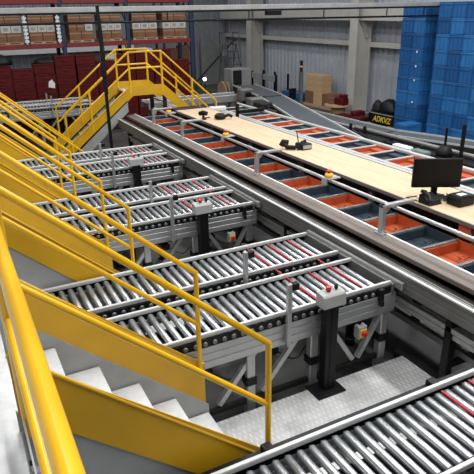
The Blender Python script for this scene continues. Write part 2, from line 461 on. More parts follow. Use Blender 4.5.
# ------------------------------------------------------------------ stairs down from the walkway
S = .885
def stair(y0, y1, lab, xend=1.42, k=0):
    t = thing('access_stair', lab, 'stairs', (.75, (y0+y1)/2, 0), 'yellow stairs down from the walkway')
    nos = [.341+.272*i for i in range(5 if xend < 2 else 7)]
    ZD = ZD_ if xend < 2 else .02; xr_ = xend-.04
    ztop = ZP
    for i, xn in enumerate(nos):
        z = H-2.065-.24*i
        xb = xn-.29
        obj('tread', MB().bbox(xb, xn, y0+.012, y1-.012, z-.035, z, .006), 'steptread', t)
    for yy, s in ((y0, -1), (y1, 1)):
        a, b = (yy-.012, yy+.0) if s < 0 else (yy, yy+.012)
        def ln(c, x): return H + c - S*x
        # galvanised stringer
        mb = MB(); x0, x1 = .02, xend+.02
        mb.prism([(x0, ln(-1.69, x0)), (x1, ln(-1.69, x1)), (x1, ZD+.0), (x1-.18, ZD+.0), (x0, ln(-2.02, x0))], 'y', a, b)
        fl0, fl1 = (a-.05, a) if s < 0 else (b, b+.05)
        mb.prism([(x0, ln(-1.995, x0)), (x1-.2, ln(-1.995, x1-.2)), (x1-.2, ln(-2.02, x1-.2)), (x0, ln(-2.02, x0))], 'y', fl0, fl1)
        obj('stringer', mb, 'grey_paint', t)
        a2, b2 = (yy-.020, yy-.012) if s < 0 else (yy+.012, yy+.020)
        mb = MB(); mb.prism([(.03, ln(-1.375, .03)), (xend, ln(-1.375, xend)+.06), (xend, ln(-1.70, xend)), (.03, ln(-1.70, .03))], 'y', a2, b2)
        mb.path([(.03, yy+s*.016, ln(-1.375, .03)), (xend-.07, yy+s*.016, ln(-1.375, xend-.07)), (xend, yy+s*.016, ln(-1.375, xend)+.06)], .012, 8)
        obj('side_panel', mb, 'yellow_panel', t)
        r = .0185; ym = yy+s*.0
        mb = MB(); mb.path([(.10, ym, ln(-.545, .10)), (xr_, ym, ln(-.545, xr_)), (xr_, ym, ln(-1.40, xr_) if s > 0 else ZD)], r, 14)
        obj('handrail', mb, 'yellow', t)
        mb = MB(); mb.path([(.06, ym, ln(-.975, .06)), (xr_, ym, ln(-.975, xr_))], r*.95, 14)
        obj('mid_rail', mb, 'yellow', t)
        for xp in (.10,):
            mb = MB(); mb.path([(xp, ym, ln(-.545, xp)), (xp, ym, ZP)], r, 12); obj('handrail_post', mb, 'yellow', t)
        if s < 0:
            mb = MB(); mb.bbox(xr_-.05, xr_+.05, ym-.05, ym+.03, ZD, ZD+.02, .004); obj('post_foot', mb, 'black', t)
    return t
stair(2.35, 3.40, 'nearest yellow stair, white treads leading down to the light deck')
stair(5.05, 6.10, 'second yellow stair, ending in the gap before the second roller conveyor')
stair(7.75, 8.80, 'third yellow stair, one further back than the second')
stair(10.42, 11.45, 'fourth yellow stair at far left, before the crossover', 2.15)

# walkway and its guard rail
wt = thing('walkway_platform', 'raised tread plate walkway in the bottom left corner', 'platform', (-.8, 5, ZP-.3))
obj('deck_plate', MB().bbox(-1.9, .035, -1.5, 13.5, ZP-.012, ZP, .003), 'steptread', wt)
obj('edge_beam', MB().box(-.02, .03, -1.5, 13.5, ZP-.22, ZP-.013), 'grey_paint', wt)
obj('edge_beam', MB().box(-1.88, -1.8, -1.5, 13.5, ZP-.22, ZP-.013), 'grey_paint', wt)
for yy in (-1.2, 3.5, 7.2, 12.6):
    for xx in (-1.8, -.12): obj('support_leg', MB().bbox(xx-.05, xx+.05, yy-.05, yy+.05, 0, ZP-.2, .006), 'grey_paint', wt)
def guard(ya, yb, lab):
    t = thing('guard_rail', lab, 'railing', (.06, (ya+yb)/2, ZP), 'guard rails along the walkway edge')
    zt = H-.66
    obj('top_rail', MB().path([(.062, ya, zt), (.062, yb-.04, zt), (.062, yb, zt-.04), (.062, yb, ZP+.0)], .0235, 20), 'yellow', t)
    obj('mid_rail', MB().path([(.062, ya, zt-.55), (.062, yb, zt-.55)], .019, 14), 'yellow', t)
    n = 0; y = ya+.05
    obj('post', MB().path([(.062, ya+.02, zt), (.062, ya+.02, ZP)], .0235, 14), 'yellow', t)
    obj('toe_board', MB().box(.040, .048, ya, yb, ZP, ZP+.10), 'grey_paint', t)
    mb = MB(); yy = ya+.25
    while yy < yb: mb.lathe((.038, yy, ZP+.05), [(.012, -.008), (.012, .004)], 8, 'x'); yy += .4
    obj('bolts', mb, 'dark', t)['kind'] = 'stuff'
guard(-1.4, 2.30, 'big yellow guard rail tube running down the left foreground')
guard(3.46, 4.98, 'short yellow guard rail between the first and second stairs')
guard(6.16, 7.68, 'short yellow guard rail between the second and third stairs')

# ------------------------------------------------------------------ tray sorter (long line with orange and slate trays)
ZS = H-2.25
so = thing('tray_sorter', 'long sorter line of orange and slate trays running diagonally through the hall', 'sorter', (5.2, 6.5, 0))
Y0, Y1 = 1.2, 12.95
mb = MB()
z = H-2.30
mb.bbox(3.485, 3.525, Y0, Y1, z-.045, z+.0, .005)
mb.bbox(3.49, 3.53, Y0, Y1, z-.115, z-.050, .005); mb.bbox(3.49, 3.53, Y0, Y1, z-.20, z-.120, .005)
mb.box(3.497, 3.52, Y0, Y1, z-.20, z-.01)
obj('side_frame', mb, 'alu_dark', so)
obj('bright_edge', MB().bbox(3.480, 3.500, Y0, Y1, z-.012, z+.006, .003), 'white_edge', so, 'bright edge profile')
obj('top_rail', MB().bbox(3.50, 3.55, Y0, Y1, z-.03, z+.004, .004).bbox(3.538, 3.552, Y0, Y1, z-.01, z+.012, .003), 'alu_dark', so)
obj('slot', MB().box(3.55, 3.70, Y0, Y1, z-.08, z-.045), 'slot', so)
obj('cover_strip', MB().bbox(3.70, 3.90, Y0, Y1, ZS-.05, ZS, .006), 'tan', so)
obj('cover_edge', MB().bbox(3.905, 3.930, Y0, Y1, ZS-.06, ZS+.012, .004), 'white_edge', so)
# far lane rails
obj('far_inner_rail', MB().bbox(5.80, 5.98, Y0, Y1, ZS-.08, ZS+.01, .006).bbox(5.87, 5.90, Y0, Y1, ZS+.01, ZS+.02, .003), 'rail', so)
obj('far_outer_rail', MB().bbox(6.62, 6.70, Y0, Y1, ZS-.12, ZS+.03, .006), 'rail', so)
# under frame
for yy in [1.6+1.36*i for i in range(9)]:
    for xx in (3.62, 4.62, 5.86, 6.62):
        obj('leg', MB().bbox(xx-.04, xx+.04, yy-.04, yy+.04, 0, ZS-.26, .005), 'black_steel', so)
    obj('cross_member', MB().bbox(3.6, 6.64, yy-.025, yy+.025, ZS-.40, ZS-.34, .004), 'black_steel', so)
    obj('floor_tie', MB().bbox(3.62, 4.62, yy-.025, yy+.025, .52, .58, .004), 'black_steel', so)
obj('cable_duct', MB().bbox(3.58, 3.64, Y0, Y1, H-2.68, H-2.63, .004).bbox(3.60, 3.66, Y0, Y1, H-2.75, H-2.70, .004), 'rail', so)
obj('under_belly', MB().box(3.72, 4.6, Y0, Y1, ZS-.34, ZS-.26).box(5.95, 6.6, Y0, Y1, ZS-.34, ZS-.26), 'black_steel', so)
obj('lower_rail', MB().bbox(3.70, 3.76, Y0, Y1, H-2.95, H-2.89, .004), 'alu_dark', so)
# trays
def tray_mesh(x0, x1, yc, w):
    mb = MB(); y0, y1 = yc-w/2, yc+w/2; zb, zt, th = ZS-(.12 if x0 < 5 else .085), ZS-.018, .012
    mb.box(x0, x1, y0, y1, zb-th, zb)
    mb.box(x0, x0+th, y0, y1, zb, zt); mb.box(x1-th, x1, y0, y1, zb, zt+.012)
    mb.box(x0+th, x1-th, y0, y0+th, zb, zt); mb.box(x0+th, x1-th, y1-th, y1, zb, zt)
    return mb
P = .46
nT = int((Y1-Y0-.3)/P)
offn = 4.43 % (2*P); 
for lane, (xa, xb) in enumerate(((3.945, 4.485), (5.99, 6.61))):
    ref = 4.435 if lane == 0 else 7.33
    k0 = math.ceil((Y0+.25-ref)/P); k1 = math.floor((Y1-.25-ref)/P)
    protos = {}
    for k in range(k0, k1+1):
        yc = ref+k*P; key = 'orange' if k % 2 == 0 else 'slate'
        if key not in protos:
            o = obj('tray', tray_mesh(xa, xb, yc, P-.05), key, so, key+' tray'); protos[key] = (o, yc)
            mb = MB()
            for q, (dx, dy, w_, h_) in enumerate(((.0, 0, .05, .012), (.03, .03, .012, .05), (.06, -.03, .05, .012), (.09, .02, .012, .045), (.12, -.02, .045, .012))):
                xx = xa+.30+dx*.9; yy = yc-.02+dy
                mb.box(xx-w_/2, xx+w_/2, yy-h_/2, yy+h_/2, ZS-.085, ZS-.083)
            obj('printed_mark', mb, 'black', o)
            mb = MB(); mb.bbox(xb-.16, xb-.02, yc-P/2+.05, yc+P/2-.05, ZS-.085, ZS-.040, .006)
            if lane == 1: obj('stop_block', mb, 'slate' if key == 'slate' else 'orange', o)
        else:
            s_, ys = protos[key]; c = share(s_, 'tray', so, (0, yc-ys, 0))
            for ch in [x for x in s_.children]: share(ch, ch.name.split('.')[0], c, (0, 0, 0))
        yb = yc+P/2
        if k == k0 and lane == 0: pass
        if k == k0: bar0 = obj('divider_bar', MB().bbox(xa-.01, xb+.01, yb-.022, yb+.022, ZS-.06, ZS-.004, .004), 'alu_dark' if lane == 0 else 'rail', so); yb0 = yb
        else: share(bar0, 'divider_bar', so, (0, yb-yb0, 0))
# tube rail along the near lane with arch brackets
obj('tube_rail', MB().path([(4.05, Y0, H-1.98), (4.05, 11.9, H-1.98)], .021, 16), 'alu', so)
for yy in (1.55, 4.25, 6.98, 9.88, 11.5):
    mb = MB(); mb.bbox(3.86, 3.91, yy-.035, yy+.035, ZS-.01, H-1.925, .005); mb.bbox(3.86, 4.30, yy-.03, yy+.03, H-1.96, H-1.925, .005)
    mb.prism([(3.91, H-1.96), (3.99, H-1.96), (3.91, H-2.04)], 'y', yy-.015, yy+.015)
    mb.bbox(3.84, 3.93, yy-.06, yy+.06, ZS, ZS+.012, .003)
    obj('arch_bracket', mb, 'alu', so)

# emergency stop buttons on the tube rail
for yy, lab in ((5.44, 'red and yellow emergency stop nearest the monitor'), (8.33, 'orange emergency stop halfway along the tube rail'), (11.0, 'small orange emergency stop at the far end of the tube rail')):
    x = 4.05
    t = thing('emergency_stop', lab, 'stop button', (x, yy, H-1.98), 'emergency stops along the tube rail')
    obj('bracket', MB().bbox(x-.05, x+.13, yy-.07, yy+.07, H-1.965, H-1.945, .004).bbox(x-.075, x-.05, yy-.05, yy+.05, H-2.03, H-1.945, .004), 'alu', t)
    obj('yellow_body', MB().lathe((x, yy, H-1.945), [(.05, 0), (.052, .04), (.038, .052)], 18), 'yellow_btn', t)
    obj('red_button', MB().lathe((x, yy, H-1.893), [(.018, -.01), (.018, .012), (.034, .016), (.034, .034), (.022, .042)], 16), 'red_btn', t)

# ------------------------------------------------------------------ plywood work table
ZT = H-2.05
tb = thing('work_table', 'long pale plywood bench top running between the two tray lanes', 'table', (4.9, 7, 0))
ex = 11.75
mb = MB(); mb.bbox(4.50, 5.27, 1.2, ex, ZT-.03, ZT, .004); obj('tabletop', mb, 'wood', tb)
obj('edge_trim', MB().bbox(4.482, 4.50, 1.2, ex, ZT-.04, ZT+.002, .003).bbox(5.27, 5.29, 1.2, ex, ZT-.05, ZT+.002, .003), 'alu_dark', tb)
for yy in [2.0+1.6*i for i in range(7)]:
    for xx in (4.55, 5.22): obj('leg', MB().bbox(xx-.03, xx+.03, yy-.03, yy+.03, 0, ZT-.03, .004), 'alu_dark', tb)
    obj('cross_rail', MB().bbox(4.5, 5.22, yy-.02, yy+.02, ZT-.10, ZT-.03, .003), 'dark', tb)
obj('shade_sheet', MB().box(4.62, 4.635, 1.2, ex, ZT-.36, ZT-.03), 'black', tb)  # black sheet added to darken the gap below the bench and the trays
tag(obj('orange_sign_plate', MB().bbox(4.505, 4.515, 3.60, 3.78, ZT-.19, ZT-.03, .002), 'orange'), 'bright orange plate hanging under the bench edge, below the black printer', 'sign plate')
tag(obj('end_box', MB().bbox(4.55, 5.25, 11.95, 12.3, ZT-.25, ZT-.02, .02), 'black'), 'low black box at the far end of the plywood bench', 'box')
tag(obj('white_case', MB().bbox(5.36, 5.76, 11.78, 11.92, ZT-.12, ZT-.02, .02), 'white'), 'slim white case at the far end of the bench, right of the black box', 'case')

# monitor
mx, my = 4.83, 4.47
mo = thing('monitor', 'black flat monitor with its stand on the plywood bench', 'monitor', (mx, my, ZT))
a = math.radians(0)
def rot(mb, ang, c): return mb.xf(Matrix.Translation(c) @ Matrix.Rotation(ang, 4, 'Z') @ Matrix.Translation(-Vector(c)))
RA = math.radians(-29)     # screen turned towards the walkway
c = Vector((mx, my, ZT))
mb = MB(); mb.bbox(mx-.275, mx+.275, my-.06, my-.02, ZT+.125, ZT+.46, .008); obj('screen_housing', rot(mb, RA, c), 'black', mo)
mb = MB(); mb.box(mx-.262, mx+.262, my-.064, my-.059, ZT+.14, ZT+.448); obj('screen_panel', rot(mb, RA, c), 'screen', mo)
mb = MB(); mb.bbox(mx-.035, mx+.035, my-.02, my+.02, ZT+.015, ZT+.34, .006); obj('stand_neck', rot(mb, RA, c), 'black', mo)
mb = MB(); mb.lathe((mx, my+.01, ZT), [(.13, 0), (.13, .008), (.05, .018)], 24); obj('stand_foot', mb, 'black', mo)
# cables round the monitor foot
for i in range(5):
    pts = [(mx-.10+.06*i+.05*math.sin(2.1*j+i), my-.10-.02*i+.07*math.cos(1.7*j+i), ZT+.012+.03*abs(math.sin(j*1.1+i))) for j in range(9)]
    obj('cable', MB().path(pts, .007, 6), 'cable', mo)
obj('cable_label', MB().bbox(mx-.22, mx-.12, my+.0, my+.04, ZT, ZT+.03, .004), 'white', mo)
# handset on its cradle
t = thing('handset', 'black handset cradle at the near left of the monitor foot', 'handset', (4.56, 4.30, ZT))
mb = MB(); mb.prism([(4.22, ZT), (4.40, ZT), (4.39, ZT+.10), (4.25, ZT+.045)], 'x', 4.53, 4.71); obj('cradle', mb, 'black', t)
mb = MB(); mb.path([(4.53, 4.22, ZT+.06), (4.55, 4.27, ZT+.11), (4.56, 4.34, ZT+.13), (4.58, 4.40, ZT+.12)], .024, 10); obj('receiver', mb, 'black', t)
obj('coiled_lead', MB().path([(4.54, 4.42, ZT+.01), (4.53, 4.50, ZT+.008), (4.52, 4.58, ZT+.008), (4.66, 4.56, ZT+.008), (4.72, 4.48, ZT+.02)], .006, 6), 'cable', t)
# printer box
t = thing('label_printer', 'small black boxy device with a pale label, right of the monitor', 'printer', (4.88, 4.12, ZT))
mb = MB(); mb.bbox(4.76, 5.0, 4.02, 4.22, ZT, ZT+.105, .015); obj('housing', mb, 'black', t)
obj('lid', MB().bbox(4.775, 4.985, 4.035, 4.205, ZT+.105, ZT+.115, .004), 'dark', t)
obj('pale_label', MB().box(4.83, 4.93, 4.08, 4.15, ZT+.115, ZT+.117), 'white', t)
obj('foot', MB().box(4.78, 4.80, 4.04, 4.20, ZT-.0, ZT+.004), 'dark', t)
# scanners / radios on the table
t = thing('hand_scanner', 'black hand scanner lying on the bench left of the radio with antenna', 'scanner', (4.62, 7.28, ZT))
obj('scan_head', MB().path([(4.57, 7.42, ZT+.05), (4.60, 7.40, ZT+.11), (4.67, 7.36, ZT+.10)], .042, 12), 'black', t)
obj('grip', MB().path([(4.60, 7.40, ZT+.09), (4.63, 7.32, ZT+.04), (4.71, 7.22, ZT+.04)], .036, 10), 'black', t)
obj('lead', MB().path([(4.70, 7.16, ZT+.02), (4.78, 7.20, ZT+.01), (4.80, 7.32, ZT+.01), (4.68, 7.40, ZT+.01)], .008, 6), 'cable', t)
t = thing('radio_unit', 'black square radio unit with a raised antenna on the bench', 'radio', (4.86, 7.28, ZT))
mb = MB(); mb.bbox(4.78, 4.98, 7.14, 7.36, ZT, ZT+.09, .02); obj('housing', mb, 'black', t)
obj('front_face', MB().box(4.80, 4.96, 7.134, 7.141, ZT+.02, ZT+.075), 'grey_paint', t)
obj('antenna', MB().path([(4.84, 7.34, ZT+.09), (4.82, 7.37, ZT+.27)], .008, 8), 'black', t)
obj('handle', MB().path([(4.80, 7.2, ZT+.09), (4.82, 7.22, ZT+.125), (4.93, 7.28, ZT+.125), (4.95, 7.30, ZT+.09)], .011, 8), 'black', t)
t = thing('barcode_scanner', 'upright black scanner at the far left end of the bench', 'scanner', (4.50, 10.42, ZT))
obj('stand', MB().lathe((4.57, 10.42, ZT), [(.06, 0), (.06, .015), (.03, .03), (.025, .09)], 14), 'black', t)
obj('scan_head', MB().path([(4.53, 10.5, ZT+.11), (4.57, 10.42, ZT+.14), (4.63, 10.36, ZT+.12)], .045, 12), 'black', t)
tag(obj('brown_marker', MB().path([(4.60, 10.50, ZT+.012), (4.76, 10.52, ZT+.012)], .014, 10), 'brown'), 'brown marker lying between the two far scanners', 'marker')
t = thing('headset', 'rounded black headset lying right of the brown marker', 'headset', (4.88, 10.28, ZT))
obj('ear_cup', MB().lathe((4.88, 10.28, ZT), [(.09, 0), (.12, .03), (.115, .08), (.07, .115), (.02, .125)], 16), 'black', t)
obj('headband', MB().path([(4.94, 10.24, ZT+.05), (5.04, 10.22, ZT+.08), (5.12, 10.24, ZT+.04)], .03, 10), 'black', t)

# ------------------------------------------------------------------ crossover stair
YC0, YC1 = 12.85, 13.9
co = thing('crossover_stair', 'yellow crossover steps with landing going over the far end of the sorter', 'stairs', (4.3, 13.4, 0))
ZL = H-1.66; xl0, xl1 = 3.84, 4.62; SL = 1.0
xb0 = 2.30; xr1 = 5.95
sl = .80
obj('landing_plate', MB().bbox(xl0, xl1, YC0, YC1, ZL-.13, ZL-.10, .004), 'tread', co)
def zl(x): return ZL - sl*(xl0-x)
def zr(x): return ZL - .9*(x-xl1)
zb = .0
xs = 2.12
for yy, s in ((YC0, -1), (YC1, 1)):
    a, b = (yy-.015, yy) if s < 0 else (yy, yy+.015)
    mb = MB()
    mb.prism([(xs, zl(xs)+.10), (xl0-.02, ZL+.07), (xl1+.02, ZL+.07), (xr1, zr(xr1)+.10), (xr1, zr(xr1)-.16), (xl1-.05, ZL-.15), (xl0+.05, ZL-.15), (xs, zl(xs)-.22)], 'y', a, b)
    obj('side_panel', mb, 'yellow_panel', co)
    mb = MB(); mb.path([(xs+.1, yy+s*.02, zl(xs+.1)+.10), (xl0-.1, yy+s*.02, zl(xl0-.1)+.09)], .016, 8); obj('edge_bead', mb, 'yellow', co)
    mb = MB(); mb.prism([(xs+.25, zl(xs+.25)-.16), (xl0-.1, zl(xl0-.1)-.16), (xl0-.1, zl(xl0-.1)-.42), (xs+.25, zl(xs+.25)-.50)], 'y', a+s*.0, b+s*.0); obj('stringer', mb, 'grey_paint', co)
    r = .021
    for dz, nm in ((.81, 'handrail'), (.46, 'mid_rail')):
        xa = xs+.18; xz = xr1+.05
        pts = [(xa, yy, zl(xa)+dz), (xl0, yy, ZL+dz), (xl1, yy, ZL+dz), (xz, yy, zr(xz)+dz)]
        if nm == 'handrail': pts = [(xa, yy, zl(xa)+.1)] + pts + [(xz, yy, zr(xz)+.1)]
        obj(nm, MB().path(pts, r, 10), 'yellow', co)
    for xp, zz in ((xl0, ZL), (xl1, ZL), ((xs+xl0)/2-.1, zl((xs+xl0)/2-.1)), (xl1+.75, zr(xl1+.75))):
        obj('post', MB().bbox(xp-.021, xp+.021, yy-.021, yy+.021, zz-.1, zz+.81, .005), 'yellow', co)
n = 7
for i in range(1, n):
    x = xl0-i*(xl0-xs)/n; z = zl(x)
    obj('tread', MB().bbox(x-.12, x+.14, YC0, YC1, z-.30, z-.27, .004), 'grey_paint', co)
for i in range(1, 6):
    x = xl1+i*(xr1-xl1)/6; z = zr(x)
    obj('tread', MB().bbox(x-.14, x+.12, YC0, YC1, z-.20, z-.17, .004), 'grey_paint', co)
for xx in (xs+.1, xl0+.83):
    for yy in (YC0+.05, YC1-.05): obj('support_leg', MB().bbox(xx-.04, xx+.04, yy-.04, yy+.04, 0, zl(min(xx, xl0))-.15, .005), 'dark', co)

# ------------------------------------------------------------------ overhead beams and the pole
YB = 12.2
bm_ = thing('gantry_beam', 'long grey overhead beam with a dark lower lip crossing the whole view', 'beam', (5.5, YB, H-.02))
mb = MB(); mb.bbox(-3.0, 12.75, YB-.05, YB+.05, H-.0, H+.10, .008); obj('beam_body', mb, 'grey_paint', bm_)
obj('lower_lip', MB().box(-3.0, 12.75, YB-.05, YB+.05, H-.04, H-.001), 'black', bm_)
t = thing('cable_tray', 'thin dark pipe hanging below the grey overhead beam', 'pipe', (5.5, YB, H-.25))
obj('pipe_run', MB().path([(-3, YB, H-.19), (2.9, YB, H-.20), (8, YB, H-.225), (12.75, YB, H-.25)], .024, 10), 'black', t)
for xx in (.4, 4.6, 6.6, 8.7, 10.7, 12.0): obj('hanger', MB().box(xx-.01, xx+.01, YB-.01, YB+.01, H-.21, H-.04), 'black', t)
obj('junction_box', MB().bbox(7.05, 7.45, YB-.06, YB+.06, H-.14, H-.03, .01), 'black', t)
t = thing('support_pole', 'thin black pole rising in front of the yellow crossover stair', 'pole', (3.02, 11.9, 0))
obj('pole', MB().bbox(2.99, 3.05, 11.87, 11.93, .0, H+.12, .006), 'black', t)
obj('base_plate', MB().bbox(2.9, 3.14, 11.78, 12.02, 0, .015, .003), 'black', t)
obj('joint_sleeve', MB().bbox(2.97, 3.07, 11.85, 11.95, H-1.25, H-.95, .006), 'black', t)
obj('cable', MB().path([(3.06, 11.9, H-1.6), (3.07, 11.9, H-.7), (3.06, 11.92, H-.1)], .012, 6), 'cable', t)

# ------------------------------------------------------------------ blue totes
def tote_mesh(w, d, h):
    """w along y, d along x; ribbed side faces with rims"""
    mb = MB(); t_ = .018
    mb.bbox(-d/2+t_, d/2-t_, -w/2+t_, w/2-t_, 0, h-.05, .012)
    mb.bbox(-d/2, d/2, -w/2, w/2, h-.075, h-.045, .006)      # rims
    mb.bbox(-d/2+.002, d/2-.002, -w/2+.002, w/2-.002, h-.03, h-.004, .006)
    mb.box(-d/2+.012, d/2-.012, -w/2+.012, w/2-.012, h-.05, h-.01)
    for k in range(4):
        yy = -w/2+.03+k*(w-.06)/3
        mb.box(-d/2, -d/2+t_+.003, yy-.008, yy+.008, .01, h-.05); mb.box(d/2-t_-.003, d/2, yy-.008, yy+.008, .01, h-.05)
    for k in range(5):
        xx = -d/2+.03+k*(d-.06)/4
        mb.box(xx-.008, xx+.008, -w/2, -w/2+t_+.003, .01, h-.05); mb.box(xx-.008, xx+.008, w/2-t_-.003, w/2, .01, h-.05)
    return mb
TW, TD, TH = .465, .62, .405
tm = {}
for mk in ('blue', 'blue2', 'blue3'):
    mb = tote_mesh(TW, TD, TH); me = bpy.data.meshes.new('tote'); me.from_pydata(mb.v, [], mb.f); me.materials.append(M[mk]); me.update(); tm[mk] = me
def tote(x, y, z, label, group, mk):
    o = bpy.data.objects.new('blue_tote', tm[mk]); COL.objects.link(o); o.location = (x, y, z); tag(o, label, 'tote', group); BASE[o.name] = Vector((x, y, z))
    return o
zf = .02
tag(obj('tote_pallet', MB().box(12.4, 13.1, 12.45, 13.55, 0, .03), 'timber'), 'low board under the left stack of blue totes', 'pallet')
tag(obj('tote_pallet', MB().box(12.4, 13.1, 8.6, 12.2, 0, .03), 'timber'), 'low board under the right stack of blue totes', 'pallet')
cols_left = [('left', 13.22), ('right', 12.745)]
for cn, yc in cols_left:
    for k in range(9):
        mk = random.choice(['blue', 'blue', 'blue2', 'blue3'])
        tote(12.72, yc, .03+k*(TH+.003), 'blue tote, %s from the floor in the %s column of the left tote stack' % (ORD[k], cn), 'left stack of blue totes', mk)
for c in range(4):
    for k in range(9):
        mk = random.choice(['blue', 'blue', 'blue2', 'blue2', 'blue3'])
        tote(12.74, 11.86-c*.475, .03+k*(TH+.003), 'blue tote, %s from the floor in %s column from left, right tote stack' % (ORD[k], ORD[c]), 'right stack of blue totes', mk)
tote(12.05, 12.42, .0, 'single blue tote standing on the floor in front of the left tote stack', None, 'blue3')
# small white tote tags
for (zz, k) in ((1.95, 0), (1.55, 1), (.92, 2), (2.35, 3)):
    tag(obj('tote_tag', MB().box(12.395, 12.412, 12.70, 12.745, zz, zz+.05), 'white'), 'small white tag on the left tote stack, %s by height from the top' % {2.35: 'first', 1.95: 'second', 1.55: 'third', .92: 'lowest'}[zz], 'tag')

# ------------------------------------------------------------------ pallet rack with cartons
YR0, YR1 = 19.0, 20.1
zb1 = H-.88; zb2 = H+.40
rk = thing('pallet_rack', 'red and navy pallet rack along the back wall holding cartons', 'rack', (4.5, 19.5, 0))
ups = [-.9, 3.68, 5.72, 8.0]
ups = [1.32-2.1, 3.62, 5.62, 7.98]
for xx in (-.6, 1.52+.95-.03, 3.62, 5.72, 7.98):
    pass
for xx in (1.60-1.0, 3.66, 5.75, 8.0):
    for yy in (YR0, YR1):
        u = obj('upright', MB().bbox(xx-.06, xx+.06, yy-.05, yy+.05, 0, 5.2, .006), 'navy', rk)
    mb = MB()
    for i in range(5): mb.beam((xx, YR0, .3+i*.95), (xx, YR1, 1.2+i*.95), .03, .03)
    obj('upright_lacing', mb, 'navy', rk)
for (xa, xb) in ((.6, 3.66), (3.66, 5.75), (5.75, 8.0)):
    for zz in (zb1, zb2, 5.0):
        for yy in (YR0-.06, YR1+.06): obj('shelf_beam', MB().bbox(xa+.06, xb-.06, yy-.03, yy+.03, zz-.14, zz, .006), 'red_beam', rk)
        obj('shelf_deck', MB().box(xa+.06, xb-.06, YR0-.02, YR1+.02, zz-.05, zz-.02), 'steel_dull', rk)
# perforated white strips
for xx, lab in ((2.55, 'white perforated strip on the rack at the left bay'), (3.52, 'white perforated strip beside the navy rack upright')):
    mb = MB()
    for i in range(9): mb.box(xx-.06, xx+.06, YR0-.13, YR0-.125, zb1+.05+i*.11, zb1+.12+i*.11)
    mb.box(xx-.02, xx+.02, YR0-.124, YR0-.10, zb1, zb1+1.05)
    obj('perforated_strip', mb, 'white', rk)
bays = [(1.55, 2.45, 'far left'), (2.66, 3.44, 'second'), (3.86, 4.62, 'third'), (4.86, 5.55, 'middle'), (5.92, 6.78, 'fifth'), (6.98, 7.82, 'right end')]
proto = {}
def carton(x0, x1, y0, y1, z0, z1, white, label, group):
    w = x1-x0
    key = (white, round(w, 2), round(z1-z0, 2))
    if key not in proto:
        t = thing('carton', label, 'box', ((x0+x1)/2, (y0+y1)/2, z0), group)
        mb = MB(); mb.bbox(x0, x1, y0, y1, z0, z1, .008); obj('box_body', mb, 'carton_white' if white else 'cardboard', t)
        xm = (x0+x1)/2
        if white: obj('print_panel', MB().box(x0+w*.25, x1-w*.25, y0-.003, y0+.001, z0+.05, z1-.06), 'sheet', t)
        else: obj('tape_strip', MB().box(x0+.01, x1-.01, y0-.003, y0+.001, z1-.09, z1-.05), 'tape', t)
        proto[key] = t; index_children()
        return t
    p = proto[key]; b = BASE[p.name]
    return dup(p, Vector(((x0+x1)/2, (y0+y1)/2, z0))-b, label, group)
for bi, (xa, xb, nm) in enumerate(bays):
    tp = tag(obj('pallet', MB().box(xa, xb, YR0, YR0+.9, zb1+.0, zb1+.02).box(xa, xb, YR0, YR0+.9, zb1+.045, zb1+.065).box(xa, xa+.09, YR0, YR0+.9, zb1+.02, zb1+.045).box(xb-.09, xb, YR0, YR0+.9, zb1+.02, zb1+.045).box((xa+xb)/2-.05, (xa+xb)/2+.05, YR0, YR0+.9, zb1+.02, zb1+.045), 'timber'), 'timber pallet under the cartons in the %s bay of the rack' % nm, 'pallet')
    z = zb1+.065; tiers = ((2, .27, False), (3, .21, True), (2, .26, False), (3, .20, True))
    for ti, (n, h, wh) in enumerate(tiers):
        w = (xb-xa)/n
        for i in range(n):
            flip = (bi == 2 and ti == 1 and i < 2) or (bi == 5 and ti in (1,) and i == 9)
            isw = wh and not flip
            lab = '%s carton, %s tier up, %s across, in the %s bay of the rack' % ('white' if isw else 'brown', ORD[ti], ORD[i], nm)
            carton(xa+i*w+.006, xa+(i+1)*w-.006, YR0+.02, YR0+.7, z, z+h-.004, isw, lab, 'cartons on the back rack')
        z += h
    for i in range(2):
        w = (xb-xa)/2
        carton(xa+i*w+.006, xa+(i+1)*w-.006, YR0+.02, YR0+.7, zb2, zb2+.30, False, 'brown carton on the upper beam, %s across, above the %s bay' % (ORD[i], nm), 'cartons on the upper shelf')

# ------------------------------------------------------------------ maroon crates stacked before the rack
def crate_mesh(w, d, h):
    mb = MB(); mb.bbox(-w/2+.01, w/2-.01, -d/2+.01, d/2-.01, 0, h-.04, .015); mb.bbox(-w/2, w/2, -d/2, d/2, h-.045, h-.004, .008)
    mb.box(-w/2+.002, -w/2+.02, -d/2+.0, -d/2+.03, .01, h-.04); mb.box(w/2-.02, w/2-.002, -d/2, -d/2+.03, .01, h-.04)
    mb.bbox(-.09, .09, -d/2-.006, -d/2+.02, h*.45, h*.62, .006)
    return mb
cw, cd, chh = .60, .42, .295
cm = bpy.data.meshes.new('maroon_crate'); mb = crate_mesh(cw, cd, chh); cm.from_pydata(mb.v, [], mb.f); cm.materials.append(M['red_bin']); cm.update()
stacks = [(-.35, 7, .1), (.29, 7, .1), (.93, 7, .1), (1.58, 7, .13), (2.20, 7, .0), (2.83, 7, .13), (3.46, 8, .03), (4.10, 8, .03), (4.73, 7, .12), (5.36, 8, .0), (5.99, 8, .03), (6.62, 8, .08), (7.25, 7, .03)]
